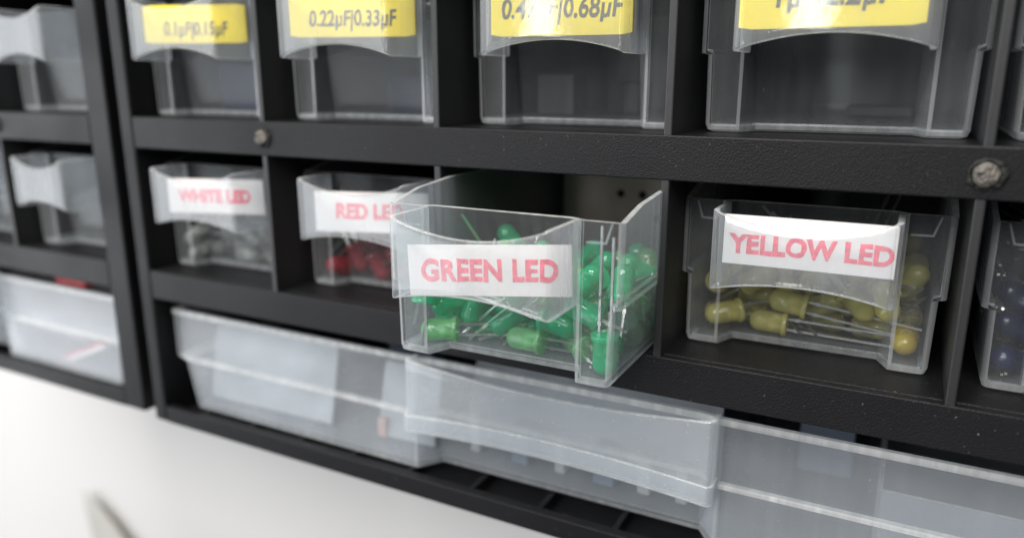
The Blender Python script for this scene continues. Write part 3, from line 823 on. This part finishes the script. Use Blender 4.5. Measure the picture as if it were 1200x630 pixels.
# ------------------------------------------------------------------ LEDs
HEAP = {'green': ('green LED with thin metal leads lying in the heap of the pulled-out drawer', 'green_led', 'green LEDs heaped in the pulled-out drawer', 2),
        'yellow': ('yellow LED with thin metal leads in the heap of the YELLOW LED drawer', 'yellow_led', 'yellow LEDs heaped in their drawer', 3),
        'red': ('red LED blurred in the heap of the RED LED drawer', 'red_led', 'red LEDs heaped in their drawer', 1),
        'white': ('clear LED blurred in the heap of the WHITE LED drawer', 'clear_led', 'clear LEDs heaped in their drawer', 0),
        'blue': ('dark blue LED in the drawer at the right edge', 'blue_led', 'blue LEDs heaped in their drawer', 4)}
SPECIAL = {('green', 0): ('green LED standing dome down with its leads up in the front right corner', None),
           ('green', 1): ('pale green LED lying in the front left corner of the pulled-out drawer', 'palegreen'),
           ('green', 2): ('dark emerald LED pointing down just right of the pale LED at the left', None),
           ('green', 3): ('emerald LED leaning diagonally at the front with a long white highlight', None),
           ('green', 4): ('pale green LED lying at the front centre below the leaning emerald LED', 'palegreen'),
           ('yellow', 0): ('yellow LED lying at the left end of the yellow heap', None),
           ('yellow', 1): ('yellow LED at the front with two bright leads along the drawer floor', None),
           ('yellow', 2): ('yellow LED tilted dome up in the front right corner of its drawer', None),
           ('yellow', 3): ('amber LED at the bottom right corner of the YELLOW LED drawer', 'amber')}
SKIP = {'green': (41,), 'yellow': (4, 5), 'blue': (29, 51)}
for kind, poses in LED_POSES.items():
    if kind == 'blue': poses = poses + [(-r[0], r[1], r[2] + 10.5, *r[3:]) for r in poses if r[2] > 4 and r[0] < 8]
    lab, nm, grp, k = HEAP[kind]
    base = (XM[k], YM[k], ZM)
    for i, r in enumerate(poses):
        if i in SKIP.get(kind, ()): continue
        sp = SPECIAL.get((kind, i))
        lens = sp[1] if sp else None
        if kind == 'green' and not sp and rnd.random() < .22: lens = 'palegreen'
        if kind == 'yellow' and not sp and rnd.random() < .0: lens = 'amber'
        led(kind, r[:3], r[3:], base, (-24.0, 1.6, 1.4), (24.0, 118, 33.), sp[0] if sp else lab, grp, nm, lens, {('green', 3): 12, ('green', 2): 13}.get((kind, i), 30))
# ------------------------------------------------------------------ loose things inside the other drawers
def comp(name, loc, size, m, label, cat, group=None, rz=0., parts=(), bev=.5):
    c = root(name, loc, label, cat, group, rz)
    x, y, z = size
    boxes('body', [((-x / 2, -y / 2, 0), (x / 2, y / 2, z))], m, c, bev)
    for (pn, a, b, pm) in parts: boxes(pn, [(a, b)], pm, c, 0.15)
    return c
fz = ZT + 1.3
pins = lambda x, y: [('lead', (-x * .3 - .3, -.3 - y / 2 - 6, 1.2), (-x * .3 + .3, .3 - y / 2 - 0.2, 1.8), M['metal']), ('lead', (x * .3 - .3, -.3 - y / 2 - 6, 1.2), (x * .3 + .3, .3 - y / 2 - .2, 1.8), M['metal'])]
comp('film_capacitor', (cx(2) - 16, YT[2] + 30, fz), (11, 10, 11), M['capblack'], 'black block capacitor at the left inside the 0.47 drawer', 'capacitor', None, .1)
comp('film_capacitor', (cx(2) - 2, YT[2] + 48, fz), (10, 9, 9), M['capblack'], 'smaller black capacitor near the middle of the 0.47 drawer', 'capacitor', None, -.1)
comp('film_capacitor', (cx(1) - 3, YT[1] + 40, fz), (28, 14, 10), M['capnavy'], 'dark navy block capacitor on the floor of the 0.22 drawer', 'capacitor', None, .05)
comp('film_capacitor', (cx(1) + 12.5, YT[1] + 38, fz), (8, 10, 10.5), M['capred'], 'dark red capacitor in the 0.22 drawer', 'capacitor', None, .2)
comp('film_capacitor', (cx(1) + 19, YT[1] + 60, fz), (5, 10, 13), M['cappink'], 'pinkish capacitor at the right of the 0.22 drawer', 'capacitor')
comp('film_capacitor', (cx(0) + 2, YT[0] + 30, fz), (40, 22, 14), M['capnavy'], 'wide dark navy capacitor above the white LED drawer', 'capacitor')
comp('film_capacitor', (cx(3) + 7, YT[3] + 60, fz), (16, 10, 3), M['capblack'], 'flat black capacitor at the back of the 2.2 drawer', 'capacitor')
comp('film_capacitor', (lx(3) + 3, 45, fz), (34, 24, 12), M['slate'], 'slate blue block in the top drawer of the left cabinet', 'component')
comp('perforated_board', (142.7 - 2, YM[2] + 92, ZM + 1.6), (47, 1.6, 31), M['greyboard'], 'grey board with round holes standing at the back of the pulled-out drawer', 'board', None, 0,
     (), .2)

pb = bpy.data.objects['perforated_board']
for dx, dz in ((-4, 23.5), (3, 23.5), (10, 23.5), (8, 16.5), (17, 24)):
    bm = bmesh.new(); add_lathe(bm, [(1.25, 0), (1.25, .4)], 18)
    h = link('hole', mesh_from(bm, 'hole', M['pit']), pb); h.location = Vector((dx, -.85, dz)) * S; h.rotation_euler = (math.pi / 2, 0, 0)

# wide drawer: small modules, plugs and dividers behind the frosted front
wz = ZB + 1.6
WG = 'loose parts blurred inside the wide bottom drawer'
for (x, y, sx, sy, sz, m, lab, cat) in (
        (72, 48, 17, 10, 24, 'slate', 'slate upright block left of the grip inside the wide drawer', 'component'),
        (82, 15, 3, 3, 6, 'cappink', 'small pinkish plug left of the grip inside the wide drawer', 'plug'),
        (112, 21, 3, 5, 12, 'ivory', 'thin ivory strip standing behind the left of the grip', 'plug'),
        (127, 21, 5, 6, 12, 'slate', 'dark upright piece behind the grip, left of its middle', 'component'),
        (139, 21, 3, 5, 10, 'ivory', 'pale upright strip behind the middle of the grip', 'plug'),
        (152, 21, 6, 6, 11, 'slate', 'dark short piece behind the right half of the grip', 'component'),
        (163, 21, 3.5, 5, 10, 'ivory', 'ivory plug behind the right half of the grip', 'plug'),
        (173, 21, 3, 5, 10, 'ivory', 'ivory plug behind the right end of the grip', 'plug'),
        (203, 60, 14, 16, 26, 'slate', 'dark slate block added for plain shade right of the grip inside the wide drawer', 'component'),  # dark block put in for plain shade, no part there
        (236, 13, 4, 3, 5, 'cappink', 'tan plug at the right edge inside the wide drawer', 'plug')):
    comp('plug' if cat == 'plug' else 'module', (x, y, wz), (sx, sy, sz), M[m], lab, cat, WG, rnd.uniform(-.1, .1))
bm = bmesh.new(); add_box(bm, (-22, 0, 0), (64, 70, 17))
c = root('inner_tray', (247, 17, wz), 'clear inner tray standing in the right part of the wide drawer', 'tray')
bm2 = bmesh.new(); add_box(bm2, (-30, 0, 0), (34, 70, 17)); bmesh.ops.recalc_face_normals(bm2, faces=bm2.faces); bm2.faces.ensure_lookup_table()
topf = max(bm2.faces, key=lambda f: f.calc_center_median().z); bmesh.ops.delete(bm2, geom=[topf], context='FACES_ONLY')
me = mesh_from(bm2, 'shell', [M['pp_wide_grip'], M['pp_edge']]); thicken(link('shell', me, c), 1.1, .3)
bm.free()
# (blob is defined just below) crumpled bags at the left of the wide drawer
# left wide drawer: bag and a red and white stick
def blob(name, loc, size, m, label, cat, seed):
    r = random.Random(seed); bm = bmesh.new(); bmesh.ops.create_icosphere(bm, subdivisions=4, radius=1)
    ph = [(r.uniform(1, 4), r.uniform(1, 4), r.uniform(1, 4), r.uniform(0, 6)) for _ in range(7)]
    for v in bm.verts:
        d = sum(math.sin(v.co.x * a + v.co.y * b + v.co.z * c_ + p) for a, b, c_, p in ph) * .05
        v.co = Vector((v.co.x * size[0], v.co.y * size[1], max(v.co.z, -.55) * size[2])) * (1 + d) * S
    o = link(name, mesh_from(bm, name, m, True)); o.location = (Vector(loc) + Vector((0, 0, size[2] * .6))) * S
    return tag(o, label, cat)
blob('plastic_bag', (LX + 150, 66, wz), (66, 48, 18), M['bag'], 'crumpled white plastic bag inside the wide drawer of the left cabinet', 'bag', 3)
def sheet(x, y, w_, h_, m, label, tilt, rz):
    c = root('plastic_sheet', (x, y, wz), label, 'sheet', WG)
    o = boxes('sheet', [((-w_ / 2, -.4, 0), (w_ / 2, .4, h_))], m, c, .3)
    c.rotation_euler = (math.radians(tilt), 0, rz)
sheet(37, 12.5, 52, 25, M['sheet'], 'pale sheet standing behind the left front of the wide drawer', -13, .03)
sheet(90, 15.0, 20, 23, M['sheet'], 'narrow pale sheet standing just left of the grip in the wide drawer', -15, .05)
sheet(141, 27, 76, 24, M['sheet'], 'pale sheet standing behind the grip of the wide drawer', -20, -.02)
c = root('marker_stick', (-57, 12.5, -87.0), 'red and white stick leaning inside the wide drawer of the left cabinet', 'stick', None)
boxes('shaft', [((-14, -1.2, 0), (14, 1.2, 2.4))], M['paper'], c, .5); boxes('red_stripe', [((-14.5, -1.4, 1.7), (14.5, 1.4, 3.0))], M['redstick'], c, .4)
c.rotation_euler = (0, -.38, 0)
comp('connector', (-66, 20, -61.0), (17, 10, 2.5), M['redstick'], 'red flat piece lying on the bag at the top of the left wide drawer', 'connector', None, .05)

# grey tapered wedge added against the wall as a soft shadow, lower left
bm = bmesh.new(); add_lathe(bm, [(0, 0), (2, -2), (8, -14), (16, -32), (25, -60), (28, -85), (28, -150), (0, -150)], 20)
o = link('shadow_wedge', mesh_from(bm, 'shadow_wedge', M['shadow_stand_in'], True)); o.location = Vector((-298, 143, -276)) * S; o.rotation_euler = (0, math.radians(-33), 0); o.scale = (1, .22, 1)
tag(o, 'grey tapered wedge standing in for a soft shadow on the white wall at lower left', 'shadow_stand_in')

# ------------------------------------------------------------------ light
w = bpy.data.worlds.new('World'); sc.world = w; w.use_nodes = True
bg = w.node_tree.nodes['Background']; bg.inputs[0].default_value = (.80, .88, 1.0, 1); bg.inputs[1].default_value = .15
def area(name, loc, target, sx, sy, power, col):
    l = bpy.data.lights.new(name, 'AREA'); l.shape = 'RECTANGLE'; l.size = sx; l.size_y = sy; l.energy = power; l.color = col
    o = bpy.data.objects.new(name, l); COL.objects.link(o); o.location = loc
    o.rotation_euler = (Vector(target) - Vector(loc)).to_track_quat('-Z', 'Y').to_euler()
    return o
area('window_light', (-1.35, -.95, .16), (.1, 0, -.05), 1.8, 1.8, 32, (.93, .96, 1.0))
area('ceiling_light', (.05, -.75, 1.5), (.12, 0, 0), 1.2, .35, 32, (1.0, .96, .90))
area('fill_light', (.12, -1.45, 1.05), (.13, 0, -.03), 1.5, .7, 34, (1.0, .97, .93))  # added fill from above and behind the camera, brightens the drawer insides
area('strip_light', (-.04, -1.9, .30), (.18, 0, .02), .085, .75, 3.4, (1.0, .97, .93))
area('strip_light', (-.77, -1.9, .30), (.14, 0, .02), .085, .75, 3.4, (1.0, .97, .93))

# ------------------------------------------------------------------ camera
yaw, pitch, roll = .4825, -.2451, 0.
cd = bpy.data.cameras.new('Camera'); cam = bpy.data.objects.new('Camera', cd); COL.objects.link(cam); sc.camera = cam
cam.location = Vector((215.5, -155.8, 16.1)) * S
cam.rotation_euler = Euler((math.pi / 2 + pitch, roll, yaw), 'XYZ')
cd.sensor_width = 36.; cd.lens = 890 / 1200 * 36; cd.clip_start = .005; cd.clip_end = 50.
cd.dof.use_dof = True; cd.dof.focus_distance = .158; cd.dof.aperture_fstop = 7.6
sc.view_settings.view_transform = 'Standard'; sc.view_settings.look = 'None'; sc.view_settings.exposure = 0; sc.view_settings.gamma = 1
cy = sc.cycles
cy.max_bounces = 16; cy.transparent_max_bounces = 48; cy.diffuse_bounces = 4; cy.glossy_bounces = 4; cy.transmission_bounces = 8
cy.caustics_reflective = False; cy.caustics_refractive = False; cy.sample_clamp_indirect = 4; cy.use_denoising = True
